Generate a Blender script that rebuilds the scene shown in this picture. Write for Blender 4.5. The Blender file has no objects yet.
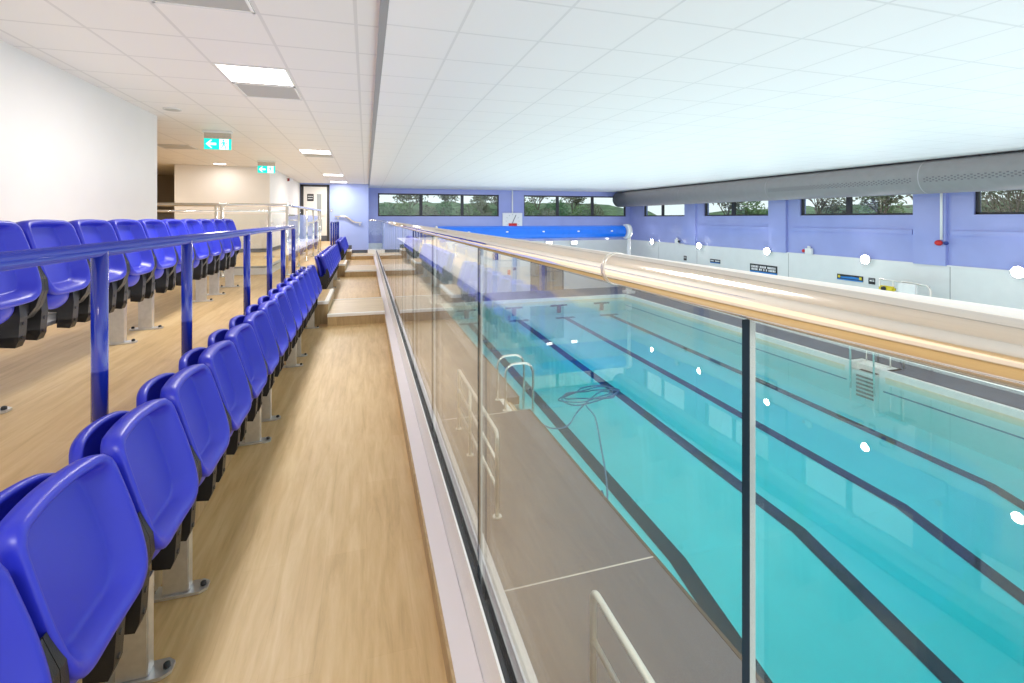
import bpy, bmesh, math, random
from mathutils import Vector, Matrix
random.seed(7)
PI = math.pi
scene = bpy.context.scene
COL = scene.collection

# ------------------------------------------------------------------ materials
def new_mat(name):
    m = bpy.data.materials.new(name); m.use_nodes = True
    nt = m.node_tree
    return m, nt, nt.nodes['Principled BSDF'], nt.nodes['Material Output']

def mat(name, col, rough=0.5, metal=0.0, coat=0.0, noise=0.0, nscale=8.0, bump=0.0, bscale=60.0, emit=None, estr=0.0, spec=None):
    m, nt, b, out = new_mat(name)
    b.inputs['Base Color'].default_value = (*col, 1)
    b.inputs['Roughness'].default_value = rough
    b.inputs['Metallic'].default_value = metal
    if coat:
        b.inputs['Coat Weight'].default_value = coat
        b.inputs['Coat Roughness'].default_value = 0.08
    if spec is not None:
        b.inputs['Specular IOR Level'].default_value = spec
    if emit:
        b.inputs['Emission Color'].default_value = (*emit, 1)
        b.inputs['Emission Strength'].default_value = estr
    tc = nt.nodes.new('ShaderNodeTexCoord')
    if noise:
        n = nt.nodes.new('ShaderNodeTexNoise'); n.inputs['Scale'].default_value = nscale
        n.inputs['Detail'].default_value = 4
        nt.links.new(tc.outputs['Object'], n.inputs['Vector'])
        r = nt.nodes.new('ShaderNodeValToRGB')
        r.color_ramp.elements[0].position = 0.3; r.color_ramp.elements[1].position = 0.7
        r.color_ramp.elements[0].color = (*[c*(1-noise) for c in col], 1)
        r.color_ramp.elements[1].color = (*[min(1, c*(1+noise)) for c in col], 1)
        nt.links.new(n.outputs['Fac'], r.inputs['Fac'])
        nt.links.new(r.outputs['Color'], b.inputs['Base Color'])
    if bump:
        n = nt.nodes.new('ShaderNodeTexNoise'); n.inputs['Scale'].default_value = bscale
        nt.links.new(tc.outputs['Object'], n.inputs['Vector'])
        bp = nt.nodes.new('ShaderNodeBump'); bp.inputs['Strength'].default_value = bump
        bp.inputs['Distance'].default_value = 0.01
        nt.links.new(n.outputs['Fac'], bp.inputs['Height'])
        nt.links.new(bp.outputs['Normal'], b.inputs['Normal'])
    return m

def clear_mat(name, tint, ior, edge_bump=0.0, bscale=1.5, maxrefl=1.0):
    """a clear sheet: lets light straight through with a tint and mirrors by Fresnel"""
    m, nt, b, out = new_mat(name)
    nt.nodes.remove(b)
    tr = nt.nodes.new('ShaderNodeBsdfTransparent'); tr.inputs['Color'].default_value = (*tint, 1)
    gl = nt.nodes.new('ShaderNodeBsdfGlossy'); gl.inputs['Roughness'].default_value = 0.0
    gl.inputs['Color'].default_value = (maxrefl, maxrefl, maxrefl, 1)
    f0 = ((ior-1)/(ior+1))**2
    lw = nt.nodes.new('ShaderNodeLayerWeight'); lw.inputs['Blend'].default_value = 0.5
    pw = nt.nodes.new('ShaderNodeMath'); pw.operation = 'POWER'; pw.inputs[1].default_value = 5.0
    nt.links.new(lw.outputs['Facing'], pw.inputs[0])
    ma = nt.nodes.new('ShaderNodeMath'); ma.operation = 'MULTIPLY_ADD'
    ma.inputs[1].default_value = 1-f0; ma.inputs[2].default_value = f0
    nt.links.new(pw.outputs[0], ma.inputs[0])
    mx = nt.nodes.new('ShaderNodeMixShader')
    nt.links.new(ma.outputs[0], mx.inputs['Fac'])
    nt.links.new(tr.outputs[0], mx.inputs[1]); nt.links.new(gl.outputs[0], mx.inputs[2])
    nt.links.new(mx.outputs[0], out.inputs['Surface'])
    if edge_bump:
        tc = nt.nodes.new('ShaderNodeTexCoord')
        n = nt.nodes.new('ShaderNodeTexNoise'); n.inputs['Scale'].default_value = bscale
        n.inputs['Detail'].default_value = 1.0
        nt.links.new(tc.outputs['Object'], n.inputs['Vector'])
        bp = nt.nodes.new('ShaderNodeBump'); bp.inputs['Strength'].default_value = edge_bump
        bp.inputs['Distance'].default_value = 0.02
        nt.links.new(n.outputs['Fac'], bp.inputs['Height'])
        nt.links.new(bp.outputs['Normal'], gl.inputs['Normal'])
    return m

def wood_mat(name, c1, c2, c3, scale=1.0, axis='Y', rough=0.42):
    """oak-look vinyl planks: plank grid plus streaky grain, long along axis"""
    m, nt, b, out = new_mat(name)
    L = nt.links.new
    tc = nt.nodes.new('ShaderNodeTexCoord')
    mp = nt.nodes.new('ShaderNodeMapping')
    L(tc.outputs['Object'], mp.inputs['Vector'])
    if axis == 'Y':
        mp.inputs['Rotation'].default_value = (0, 0, PI/2)
    elif axis == 'Z':
        mp.inputs['Rotation'].default_value = (0, PI/2, 0)
    br = nt.nodes.new('ShaderNodeTexBrick')
    br.inputs['Scale'].default_value = 1.0
    br.inputs['Brick Width'].default_value = 1.22
    br.inputs['Row Height'].default_value = 0.18
    br.inputs['Mortar Size'].default_value = 0.0012
    br.inputs['Color1'].default_value = (0.35, 0.35, 0.35, 1)
    br.inputs['Color2'].default_value = (0.65, 0.65, 0.65, 1)
    br.inputs['Mortar'].default_value = (0.25, 0.25, 0.25, 1)
    L(mp.outputs[0], br.inputs['Vector'])
    m2 = nt.nodes.new('ShaderNodeMapping'); m2.inputs['Scale'].default_value = (0.9, 9.0, 9.0)
    L(mp.outputs[0], m2.inputs['Vector'])
    n1 = nt.nodes.new('ShaderNodeTexNoise'); n1.inputs['Scale'].default_value = 2.2
    n1.inputs['Detail'].default_value = 8; n1.inputs['Roughness'].default_value = 0.65
    n1.inputs['Distortion'].default_value = 0.4
    L(m2.outputs[0], n1.inputs['Vector'])
    mx = nt.nodes.new('ShaderNodeMath'); mx.operation = 'MULTIPLY_ADD'
    L(br.outputs['Color'], mx.inputs[0]); mx.inputs[1].default_value = 0.28
    L(n1.outputs['Fac'], mx.inputs[2])
    r = nt.nodes.new('ShaderNodeValToRGB')
    e = r.color_ramp.elements
    e[0].position = 0.40; e[0].color = (*c1, 1)
    e[1].position = 0.82; e[1].color = (*c3, 1)
    k = e.new(0.6); k.color = (*c2, 1)
    L(mx.outputs[0], r.inputs['Fac'])
    L(r.outputs['Color'], b.inputs['Base Color'])
    b.inputs['Roughness'].default_value = rough
    return m

def tile_ceiling_mat(name, col, line, x0, y0, px=0.625, py=0.625, w=0.024):
    """lay-in ceiling: flat tiles with thin grid bars, by world metres"""
    m, nt, b, out = new_mat(name)
    L = nt.links.new
    tc = nt.nodes.new('ShaderNodeTexCoord')
    sp = nt.nodes.new('ShaderNodeSeparateXYZ'); L(tc.outputs['Object'], sp.inputs[0])
    def line_mask(sock, o, p):
        a = nt.nodes.new('ShaderNodeMath'); a.operation = 'SUBTRACT'; L(sock, a.inputs[0]); a.inputs[1].default_value = o - p/2
        f = nt.nodes.new('ShaderNodeMath'); f.operation = 'FLOORED_MODULO'; L(a.outputs[0], f.inputs[0]); f.inputs[1].default_value = p
        s = nt.nodes.new('ShaderNodeMath'); s.operation = 'SUBTRACT'; L(f.outputs[0], s.inputs[0]); s.inputs[1].default_value = p/2
        q = nt.nodes.new('ShaderNodeMath'); q.operation = 'ABSOLUTE'; L(s.outputs[0], q.inputs[0])
        l = nt.nodes.new('ShaderNodeMath'); l.operation = 'LESS_THAN'; L(q.outputs[0], l.inputs[0]); l.inputs[1].default_value = w/2
        return l.outputs[0]
    mx = nt.nodes.new('ShaderNodeMath'); mx.operation = 'MAXIMUM'
    L(line_mask(sp.outputs['X'], x0, px), mx.inputs[0]); L(line_mask(sp.outputs['Y'], y0, py), mx.inputs[1])
    mix = nt.nodes.new('ShaderNodeMix'); mix.data_type = 'RGBA'
    mix.inputs['A'].default_value = (*col, 1); mix.inputs['B'].default_value = (*line, 1)
    L(mx.outputs[0], mix.inputs['Factor'])
    L(mix.outputs['Result'], b.inputs['Base Color'])
    b.inputs['Roughness'].default_value = 0.55
    return m

M = {}
M['seat_blue'] = mat('seat_blue', (0.024, 0.034, 0.56), 0.36, noise=0.06, nscale=3)
M['black_plastic'] = mat('black_plastic', (0.012, 0.012, 0.013), 0.42, bump=0.15, bscale=300)
M['alu'] = mat('alu', (0.72, 0.72, 0.72), 0.38, metal=0.85, noise=0.06, nscale=30)
M['bolt'] = mat('bolt', (0.012, 0.012, 0.014), 0.35)
M['rail_blue'] = mat('rail_blue', (0.007, 0.024, 0.34), 0.2, coat=0.6)
M['steel'] = mat('steel', (0.88, 0.865, 0.83), 0.10, metal=1.0)
M['steel_soft'] = mat('steel_soft', (0.80, 0.77, 0.70), 0.32, metal=0.9)
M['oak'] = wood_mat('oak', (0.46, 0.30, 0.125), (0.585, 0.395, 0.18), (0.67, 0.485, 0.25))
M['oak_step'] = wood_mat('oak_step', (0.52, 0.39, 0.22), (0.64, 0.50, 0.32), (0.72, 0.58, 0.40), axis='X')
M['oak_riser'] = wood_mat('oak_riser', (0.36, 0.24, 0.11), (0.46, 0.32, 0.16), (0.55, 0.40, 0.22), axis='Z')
M['nosing'] = mat('nosing', (0.84, 0.82, 0.78), 0.5)
M['white_wall'] = mat('white_wall', (0.82, 0.80, 0.775), 0.6, noise=0.015, nscale=2)
M['lilac'] = mat('lilac', (0.35, 0.395, 0.74), 0.09, noise=0.04, nscale=1.5, bump=0.16, bscale=3.0)
M['lilac_end'] = mat('lilac_end', (0.36, 0.45, 0.84), 0.3, noise=0.03, nscale=1.5)
M['white_panel'] = mat('white_panel', (0.80, 0.82, 0.81), 0.3, noise=0.02, nscale=3)
M['white_gloss'] = mat('white_gloss', (0.86, 0.86, 0.85), 0.25)
M['kerb_white'] = mat('kerb_white', (0.80, 0.76, 0.78), 0.35)
M['gasket'] = mat('gasket', (0.02, 0.022, 0.025), 0.5)
M['skirting'] = mat('skirting', (0.09, 0.10, 0.125), 0.5)
M['dark_frame'] = mat('dark_frame', (0.035, 0.035, 0.042), 0.4)
M['grey_trim'] = mat('grey_trim', (0.32, 0.32, 0.33), 0.5)
M['ceil_g'] = tile_ceiling_mat('ceil_g', (0.82, 0.79, 0.765), (0.69, 0.665, 0.645), -0.695, 4.87)
M['ceil_p'] = tile_ceiling_mat('ceil_p', (0.90, 0.885, 0.885), (0.77, 0.76, 0.76), 0.64, 0.35, w=0.02)
M['grey_tile'] = mat('grey_tile', (0.45, 0.44, 0.42), 0.6)
M['light_panel'] = mat('light_panel', (1, 1, 1), 0.5, emit=(1.0, 0.97, 0.93), estr=6.0)
M['flood_lens'] = mat('flood_lens', (1, 1, 1), 0.5, emit=(1.0, 0.97, 0.9), estr=40.0)
M['duct'] = mat('duct', (0.215, 0.213, 0.22), 0.55, noise=0.04, nscale=6)
M['duct_hole'] = mat('duct_hole', (0.12, 0.12, 0.13), 0.7)
M['deck'] = mat('deck', (0.135, 0.132, 0.148), 0.5, noise=0.22, nscale=90)
M['deck_dark'] = mat('deck_dark', (0.115, 0.125, 0.165), 0.42, noise=0.15, nscale=5)
M['deck_joint'] = mat('deck_joint', (0.66, 0.62, 0.55), 0.6)
M['edge_brown'] = mat('edge_brown', (0.10, 0.075, 0.055), 0.5)
M['pool_tile'] = mat('pool_tile', (0.84, 0.86, 0.82), 0.35, noise=0.03, nscale=12)
M['cream_tile'] = mat('cream_tile', (0.80, 0.72, 0.53), 0.35, noise=0.05, nscale=12)
M['pool_floor'] = mat('pool_floor', (0.80, 0.86, 0.86), 0.5, noise=0.03, nscale=1.5)
M['lane_black'] = mat('lane_black', (0.004, 0.007, 0.035), 0.5, noise=0.15, nscale=12)
M['cover_blue'] = mat('cover_blue', (0.008, 0.17, 0.82), 0.35, noise=0.05, nscale=4)
M['sign_black'] = mat('sign_black', (0.015, 0.015, 0.018), 0.4)
M['sign_white'] = mat('sign_white', (0.85, 0.85, 0.85), 0.5)
M['sign_blue'] = mat('sign_blue', (0.02, 0.22, 0.62), 0.4)
M['sign_navy'] = mat('sign_navy', (0.02, 0.04, 0.25), 0.4)
M['red'] = mat('red', (0.62, 0.02, 0.02), 0.4)
M['dark_red'] = mat('dark_red', (0.25, 0.01, 0.012), 0.4)
M['yellow'] = mat('yellow', (0.75, 0.60, 0.03), 0.4)
M['exit_green'] = mat('exit_green', (0.0, 0.55, 0.50), 0.4, emit=(0.0, 0.74, 0.62), estr=0.9)
M['exit_white'] = mat('exit_white', (0.9, 0.9, 0.9), 0.4, emit=(0.95, 1.0, 0.98), estr=0.9)
M['door_white'] = mat('door_white', (0.78, 0.755, 0.72), 0.45)
M['bronze_glass'] = mat('bronze_glass', (0.10, 0.085, 0.06), 0.12)
M['bronze_pane'] = mat('bronze_pane', (0.22, 0.18, 0.13), 0.18, noise=0.2, nscale=3)
M['pale_blue'] = mat('pale_blue', (0.55, 0.66, 0.86), 0.4)
M['corridor'] = mat('corridor', (0.30, 0.26, 0.20), 0.7)
M['black_door'] = mat('black_door', (0.012, 0.012, 0.014), 0.4)
M['vision'] = mat('vision', (0.34, 0.36, 0.36), 0.15)
M['hose'] = mat('hose', (0.06, 0.16, 0.28), 0.45)
M['glass_edge'] = mat('glass_edge', (0.004, 0.016, 0.032), 0.3, spec=0.15)
M['glass_edge_light'] = mat('glass_edge_light', (0.50, 0.56, 0.56), 0.12)
M['glass'] = clear_mat('glass', (0.955, 0.975, 0.965), 1.45)
M['window_glass'] = clear_mat('window_glass', (0.93, 0.97, 0.95), 1.4)
M['acrylic'] = clear_mat('acrylic', (0.80, 0.80, 0.79), 1.4)
M['leaf_a'] = mat('leaf_a', (0.05, 0.16, 0.05), 0.6, noise=0.5, nscale=3)
M['leaf_b'] = mat('leaf_b', (0.11, 0.20, 0.06), 0.6, noise=0.5, nscale=3)
M['leaf_c'] = mat('leaf_c', (0.16, 0.17, 0.10), 0.7, noise=0.5, nscale=3)
M['bark'] = mat('bark', (0.20, 0.16, 0.13), 0.85, noise=0.3, nscale=12)
M['bank'] = mat('bank', (0.09, 0.16, 0.07), 0.9, noise=0.6, nscale=1.6)
M['concrete'] = mat('concrete', (0.5, 0.49, 0.47), 0.7)

# water: clear sheet with small ripples above a body that absorbs red
wm = clear_mat('water', (1, 1, 1), 1.33, edge_bump=0.045, bscale=0.9)
_nt = wm.node_tree
_va = _nt.nodes.new('ShaderNodeVolumeAbsorption')
_va.inputs['Color'].default_value = (0.06, 0.85, 0.875, 1); _va.inputs['Density'].default_value = 0.92
_nt.links.new(_va.outputs[0], _nt.nodes['Material Output'].inputs['Volume'])
M['water'] = wm
wside, _nt, _b, _o = new_mat('water_side')
_nt.nodes.remove(_b)
_t = _nt.nodes.new('ShaderNodeBsdfTransparent'); _nt.links.new(_t.outputs[0], _o.inputs['Surface'])
_va = _nt.nodes.new('ShaderNodeVolumeAbsorption')
_va.inputs['Color'].default_value = (0.06, 0.85, 0.875, 1); _va.inputs['Density'].default_value = 0.92
_nt.links.new(_va.outputs[0], _o.inputs['Volume'])
M['water_side'] = wside

# ------------------------------------------------------------------ mesh building
class MB:
    def __init__(s):
        s.v = []; s.f = []; s.mi = []; s.cur = 0; s.sm = []
    def _add(s, vs, fs, smooth=False):
        o = len(s.v); s.v += [tuple(p) for p in vs]
        for f in fs:
            s.f.append(tuple(i+o for i in f)); s.mi.append(s.cur); s.sm.append(smooth)
        return s
    def box(s, x0, x1, y0, y1, z0, z1):
        vs = [(x0,y0,z0),(x1,y0,z0),(x1,y1,z0),(x0,y1,z0),(x0,y0,z1),(x1,y0,z1),(x1,y1,z1),(x0,y1,z1)]
        return s._add(vs, [(0,3,2,1),(4,5,6,7),(0,1,5,4),(1,2,6,5),(2,3,7,6),(3,0,4,7)])
    def bbox(s, x0, x1, y0, y1, z0, z1, b):
        """box with bevelled edges"""
        bm = bmesh.new(); bmesh.ops.create_cube(bm, size=1)
        for v in bm.verts:
            v.co = Vector((x0+(v.co.x+.5)*(x1-x0), y0+(v.co.y+.5)*(y1-y0), z0+(v.co.z+.5)*(z1-z0)))
        bmesh.ops.bevel(bm, geom=bm.edges[:], offset=b, segments=2, affect='EDGES')
        return s.from_bm(bm)
    def from_bm(s, bm, smooth=False):
        bm.verts.index_update()
        s._add([v.co[:] for v in bm.verts], [[v.index for v in f.verts] for f in bm.faces], smooth)
        bm.free(); return s
    def prism(s, poly, axis, a, b):
        """poly in the two other axes (x-y, x-z or y-z order), extruded along axis from a to b"""
        n = len(poly)
        def pt(p, t):
            return {'z': (p[0], p[1], t), 'y': (p[0], t, p[1]), 'x': (t, p[0], p[1])}[axis]
        vs = [pt(p, a) for p in poly] + [pt(p, b) for p in poly]
        fs = [tuple(range(n))[::-1], tuple(range(n, 2*n))] + [(i, (i+1) % n, n+(i+1) % n, n+i) for i in range(n)]
        return s._add(vs, fs)
    def tube(s, pts, r, seg=12, cap=True):
        pts = [Vector(p) for p in pts]; n = len(pts)
        rings = []; up = None
        for i, p in enumerate(pts):
            d = (pts[min(i+1, n-1)] - pts[max(i-1, 0)]).normalized()
            if up is None:
                up = Vector((0,0,1)) if abs(d.z) < 0.9 else Vector((1,0,0))
            u = d.cross(up).normalized(); w = u.cross(d).normalized(); up = w
            rr = r[i] if isinstance(r, (list, tuple)) else r
            rings.append([p + u*math.cos(2*PI*k/seg)*rr + w*math.sin(2*PI*k/seg)*rr for k in range(seg)])
        vs = [q for g in rings for q in g]; fs = []
        for i in range(n-1):
            for k in range(seg):
                a = i*seg+k; b = i*seg+(k+1) % seg
                fs.append((a, b, b+seg, a+seg))
        s._add(vs, fs, True)
        if cap:
            o = len(s.v)-len(vs)
            s.f.append(tuple(o+k for k in range(seg))[::-1]); s.mi.append(s.cur); s.sm.append(False)
            s.f.append(tuple(o+(n-1)*seg+k for k in range(seg))); s.mi.append(s.cur); s.sm.append(False)
        return s
    def cyl(s, p0, p1, r, seg=16):
        return s.tube([p0, p1], r, seg)
    def ball(s, c, r, sx=1, sy=1, sz=1, u=12, v=8):
        bm = bmesh.new(); bmesh.ops.create_uvsphere(bm, u_segments=u, v_segments=v, radius=r)
        for q in bm.verts:
            q.co = Vector((q.co.x*sx+c[0], q.co.y*sy+c[1], q.co.z*sz+c[2]))
        return s.from_bm(bm, True)
    def build(s, name, mats, parent=None, loc=None, smooth=None):
        me = bpy.data.meshes.new(name); me.from_pydata(s.v, [], s.f)
        for m in (mats if isinstance(mats, (list, tuple)) else [mats]): me.materials.append(m)
        for i, p in enumerate(me.polygons):
            p.material_index = s.mi[i]; p.use_smooth = s.sm[i] if smooth is None else smooth
        bm = bmesh.new(); bm.from_mesh(me); bmesh.ops.recalc_face_normals(bm, faces=bm.faces[:]); bm.to_mesh(me); bm.free()
        me.update()
        o = bpy.data.objects.new(name, me); COL.objects.link(o)
        if parent: o.parent = parent
        if loc: o.location = loc
        return o

def thing(name, label, cat, loc=(0,0,0), group=None, rz=0.0):
    o = bpy.data.objects.new(name, None); COL.objects.link(o)
    o.empty_display_size = 0.1
    o.location = loc; o.rotation_euler = (0, 0, rz)
    o['label'] = label; o['category'] = cat
    if group: o['group'] = group
    return o
def tag(o, label, cat, group=None):
    o['label'] = label; o['category'] = cat
    if group: o['group'] = group
    return o
def struct(o):
    o['kind'] = 'structure'; return o
def dup(root, loc, label, group=None):
    r = root.copy(); COL.objects.link(r); r.location = loc; r['label'] = label
    if group: r['group'] = group
    for ch in list(root.children):
        c = ch.copy(); COL.objects.link(c); c.parent = r
        for g in list(ch.children):
            d = g.copy(); COL.objects.link(d); d.parent = c
    return r
ORD = ['first','second','third','fourth','fifth','sixth','seventh','eighth','ninth','tenth','eleventh','twelfth','thirteenth','fourteenth','fifteenth','sixteenth']

def arc(p0, c, p1, n=6):
    """rounded corner points from p0 via control c to p1"""
    p0, c, p1 = Vector(p0), Vector(c), Vector(p1)
    return [(p0*(1-t)**2 + c*2*t*(1-t) + p1*t*t) for t in [i/n for i in range(n+1)]]

# ------------------------------------------------------------------ dimensions (metres; z=0 is the walkway floor)
ZT = 0.68            # tier with the back row
ZC = 2.98            # ceilings
ZD = -2.0            # pool deck
ZW = -2.14           # water level
YB = -6.0            # everything runs on behind the camera to here
YF = 22.6            # far wall of the pool hall
YE = 20.6            # end wall of the gallery
XR = 13.35           # long wall across the pool
PX0, PX1, PY0, PY1 = 2.95, 11.6, -5.0, 20.15

# ------------------------------------------------------------------ floors, steps, kerb
struct(MB().box(-0.854, 0.2785, YB, YE, -0.35, 0.0).build('floor_walkway', M['oak']))
struct(MB().box(-7.2, -0.911, YB, YE, ZT-0.12, ZT).build('floor_tier', M['oak']))
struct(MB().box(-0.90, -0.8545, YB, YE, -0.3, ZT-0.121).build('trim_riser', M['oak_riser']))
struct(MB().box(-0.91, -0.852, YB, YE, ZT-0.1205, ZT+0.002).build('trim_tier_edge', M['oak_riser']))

AISLES = [(7.62, 9.02, 7.8, 9.15), (13.8, 15.2, 13.95, 15.3), (19.45, YE, 19.6, YE)]
for k, (y0, y1, b0, b1) in enumerate(AISLES):
    t = thing('cross_step', 'low oak step across the walkway, '+['just past the long seat block', 'between the middle and last seat blocks', 'against the lilac end wall'][k], 'step', (0, y0, 0), 'low steps across the walkway')
    L = y1-y0
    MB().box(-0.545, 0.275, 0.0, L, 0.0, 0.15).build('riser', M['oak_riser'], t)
    MB().box(-0.545, 0.275, 0.0, L, 0.15, 0.17).build('tread', M['oak_step'], t)
    MB().box(-0.550, 0.275, -0.012, 0.06, 0.135, 0.175).build('nosing', M['nosing'], t)
    MB().box(-0.550, 0.275, L-0.05, L, 0.171, 0.174).build('nosing', M['nosing'], t)
    t = thing('box_step', 'oak box step with white edge beside the walkway, '+['just past the long seat block', 'between the middle and last seat blocks', 'against the lilac end wall'][k], 'step', (0, b0, 0), 'box steps up to the upper tier')
    L = b1-b0
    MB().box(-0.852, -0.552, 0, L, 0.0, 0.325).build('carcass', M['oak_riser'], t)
    MB().box(-0.852, -0.552, 0, L, 0.325, 0.338).build('tread', M['oak'], t)
    MB().box(-0.852, -0.546, -0.012, 0.05, 0.30, 0.343).build('nosing', M['nosing'], t)
    MB().box(-0.605, -0.546, 0.05, L, 0.30, 0.343).build('nosing', M['nosing'], t)

# upstand under the glass
struct(MB().box(0.268, 0.2783, YB, YE-0.25, 0.0, 0.10).build('trim_upstand_face', M['oak_riser']))
struct(MB().bbox(0.2785, 0.363, YB, YE-0.25, -0.3, 0.103, 0.003).build('trim_kerb', M['kerb_white']))
struct(MB().box(0.364, 0.3715, YB, YE-0.25, 0.2, 0.302).box(0.424, 0.46, YB, YE-0.25, 0.2, 0.302).box(0.364, 0.46, YB, YE-0.25, -0.35, 0.1998).build('trim_glass_channel', M['white_gloss']))
struct(MB().box(0.3715, 0.3879, YB, YE-0.25, 0.2, 0.299).box(0.4061, 0.424, YB, YE-0.25, 0.2, 0.298).build('trim_gasket', M['gasket']))
struct(MB().box(0.30, 0.455, YB, YE, -2.0, -0.351).build('wall_under_gallery', M['white_panel']))

# ------------------------------------------------------------------ walls and ceilings
def struct_box(name, m, *a):
    b = MB()
    for q in a: b.box(*q)
    return struct(b.build(name, m))
struct_box('wall_left', M['white_wall'], (-2.9, -2.71, YB, 7.65, ZT, ZC))
struct_box('wall_left_return', M['white_wall'], (-7.2, -2.9, 7.45, 7.65, ZT, ZC))
struct_box('wall_left_outer', M['corridor'], (-7.4, -7.2, 7.45, 18.2, ZT, ZC))
struct_box('wall_corridor_end', M['corridor'], (-7.2, -4.72, 18.0, 18.2, ZT, ZC))
struct_box('wall_middle', M['white_wall'], (-4.72, -2.5, 14.4, 14.6, ZT, ZC))
struct_box('wall_middle_side', M['white_wall'], (-2.7, -2.5, 14.6, YE, ZT, ZC))
struct_box('wall_corridor_side', M['corridor'], (-4.72, -4.6, 14.6, 18.0, ZT, ZC))
struct_box('wall_end', M['lilac_end'], (-2.7, 0.09, YE, YE+0.2, -0.3, ZC))
struct_box('wall_end_return', M['lilac_end'], (-0.05, 0.09, YE+0.2, YF, -2.0, ZC))
struct_box('baseboard_middle', M['skirting'], (-4.72, -2.5, 14.385, 14.4, ZT, ZT+0.10), (-2.5, -2.485, 14.385, YE, ZT, ZT+0.10))
struct_box('baseboard_end', M['skirting'], (-0.56, 0.09, YE-0.014, YE, 0.17, 0.30), (-0.86, -0.56, YE-0.014, YE, 0.34, 0.50), (-1.36, -0.86, YE-0.014, YE, ZT, ZT+0.12))
struct_box('ceiling_gallery', M['ceil_g'], (-7.4, 0.107, YB, YE+0.2, ZC, ZC+0.1))
struct_box('ceiling_pool', M['ceil_p'], (0.137, XR+0.2, YB, YF+0.2, ZC-0.03, ZC+0.1))
struct_box('trim_ceiling_edge', M['grey_trim'], (0.085, 0.137, YB, YE+0.2, ZC-0.035, ZC+0.05))
struct_box('trim_ceiling_return', M['white_wall'], (0.0, 0.137, YE+0.2, YF, ZC-0.03, ZC+0.1))

# far and long wall with window openings
W_FAR = [(0.51, 6.16), (7.44, 13.09)]
W_LONG = [(17.97, 21.35), (13.3, 16.8), (8.72, 12.19), (4.05, 7.55), (-0.6, 2.9)]
ZS, ZH = 1.68, 2.72
ZL = 0.45
m_f = MB()
m_f.box(0.09, XR, YF, YF+0.25, ZL, ZS).box(0.09, XR, YF, YF+0.25, ZH, ZC)
xs = [0.09] + [q for w in W_FAR for q in w] + [XR]
for a, b in zip(xs[0::2], xs[1::2]): m_f.box(a, b, YF, YF+0.25, ZS, ZH)
struct(m_f.build('wall_far', M['lilac']))
struct_box('wall_far_lower', M['white_panel'], (0.09, XR, YF-0.03, YF+0.25, ZD, ZL))
m_r = MB()
m_r.box(XR, XR+0.25, YB, YF, ZL, ZS).box(XR, XR+0.25, YB, YF, ZH, ZC)
ys = [YF] + [q for w in W_LONG for q in w[::-1]] + [YB]
for a, b in zip(ys[0::2], ys[1::2]): m_r.box(XR, XR+0.25, b, a, ZS, ZH)
struct(m_r.build('wall_right', M['lilac']))
struct_box('wall_right_lower', M['white_panel'], (XR-0.03, XR+0.25, YB, YF, ZD, ZL))
for k, y in enumerate((17.6, 13.02, 8.42, 3.8)):
    struct_box('trim_pilaster_%d' % (k+1), M['lilac'], (XR-0.09, XR, y-0.36, y+0.36, ZL, ZC-0.03))
struct_box('trim_ledge_right', M['white_gloss'], (XR-0.045, XR, YB, YF, ZL-0.015, ZL+0.02))
struct_box('trim_ledge_far', M['white_gloss'], (0.09, XR, YF-0.045, YF, ZL-0.015, ZL+0.02))
struct_box('trim_band_right', M['lilac'], *[(XR-0.03, XR, a+0.42, b-0.42, 1.18, 1.30) for a, b in ((8.42, 13.02), (13.02, 17.6), (3.8, 8.42), (17.6, 22.9))])
struct_box('trim_seams_right', M['grey_trim'], *[(XR-0.032, XR-0.0285, y-0.008, y+0.008, ZD, ZL) for y in (4.0, 8.0, 12.6, 17.2, 20.0)])

wn = 1
def window_far(x0, x1, mull):
    global wn
    w = struct(MB().box(x0, x1, YF+0.06, YF+0.13, ZS, ZS+0.05).box(x0, x1, YF+0.06, YF+0.13, ZH-0.06, ZH).box(x0, x0+0.06, YF+0.06, YF+0.13, ZS, ZH).box(x1-0.06, x1, YF+0.06, YF+0.13, ZS, ZH).build('window_%d' % wn, M['dark_frame']))
    for x in mull: MB().box(x-0.07, x+0.07, YF+0.055, YF+0.13, ZS, ZH).build('mullion', M['dark_frame'], w)
    e = [x0] + mull + [x1]
    for a, b in zip(e, e[1:]): MB().box(a+0.03, b-0.03, YF+0.09, YF+0.096, ZS+0.02, ZH-0.02).build('pane', M['window_glass'], w)
    wn += 1
def window_long(y0, y1, mull):
    global wn
    X = XR
    w = struct(MB().box(X+0.06, X+0.13, y0, y1, ZS, ZS+0.05).box(X+0.06, X+0.13, y0, y1, ZH-0.06, ZH).box(X+0.06, X+0.13, y0, y0+0.06, ZS, ZH).box(X+0.06, X+0.13, y1-0.06, y1, ZS, ZH).build('window_%d' % wn, M['dark_frame']))
    for y in mull: MB().box(X+0.055, X+0.13, y-0.07, y+0.07, ZS, ZH).build('mullion', M['dark_frame'], w)
    e = [y0] + mull + [y1]
    for a, b in zip(e, e[1:]): MB().box(X+0.09, X+0.096, a+0.03, b-0.03, ZS+0.02, ZH-0.02).build('pane', M['window_glass'], w)
    wn += 1
window_far(*W_FAR[0], [2.43, 4.37]); window_far(*W_FAR[1], [9.24, 11.18])
for a, b in W_LONG: window_long(a, b, [(a+b)/2+0.15])

RX0, RX1, RY0, RY1 = PX1, PX1+0.42, 8.42, 9.12          # ladder recess, far side
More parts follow.
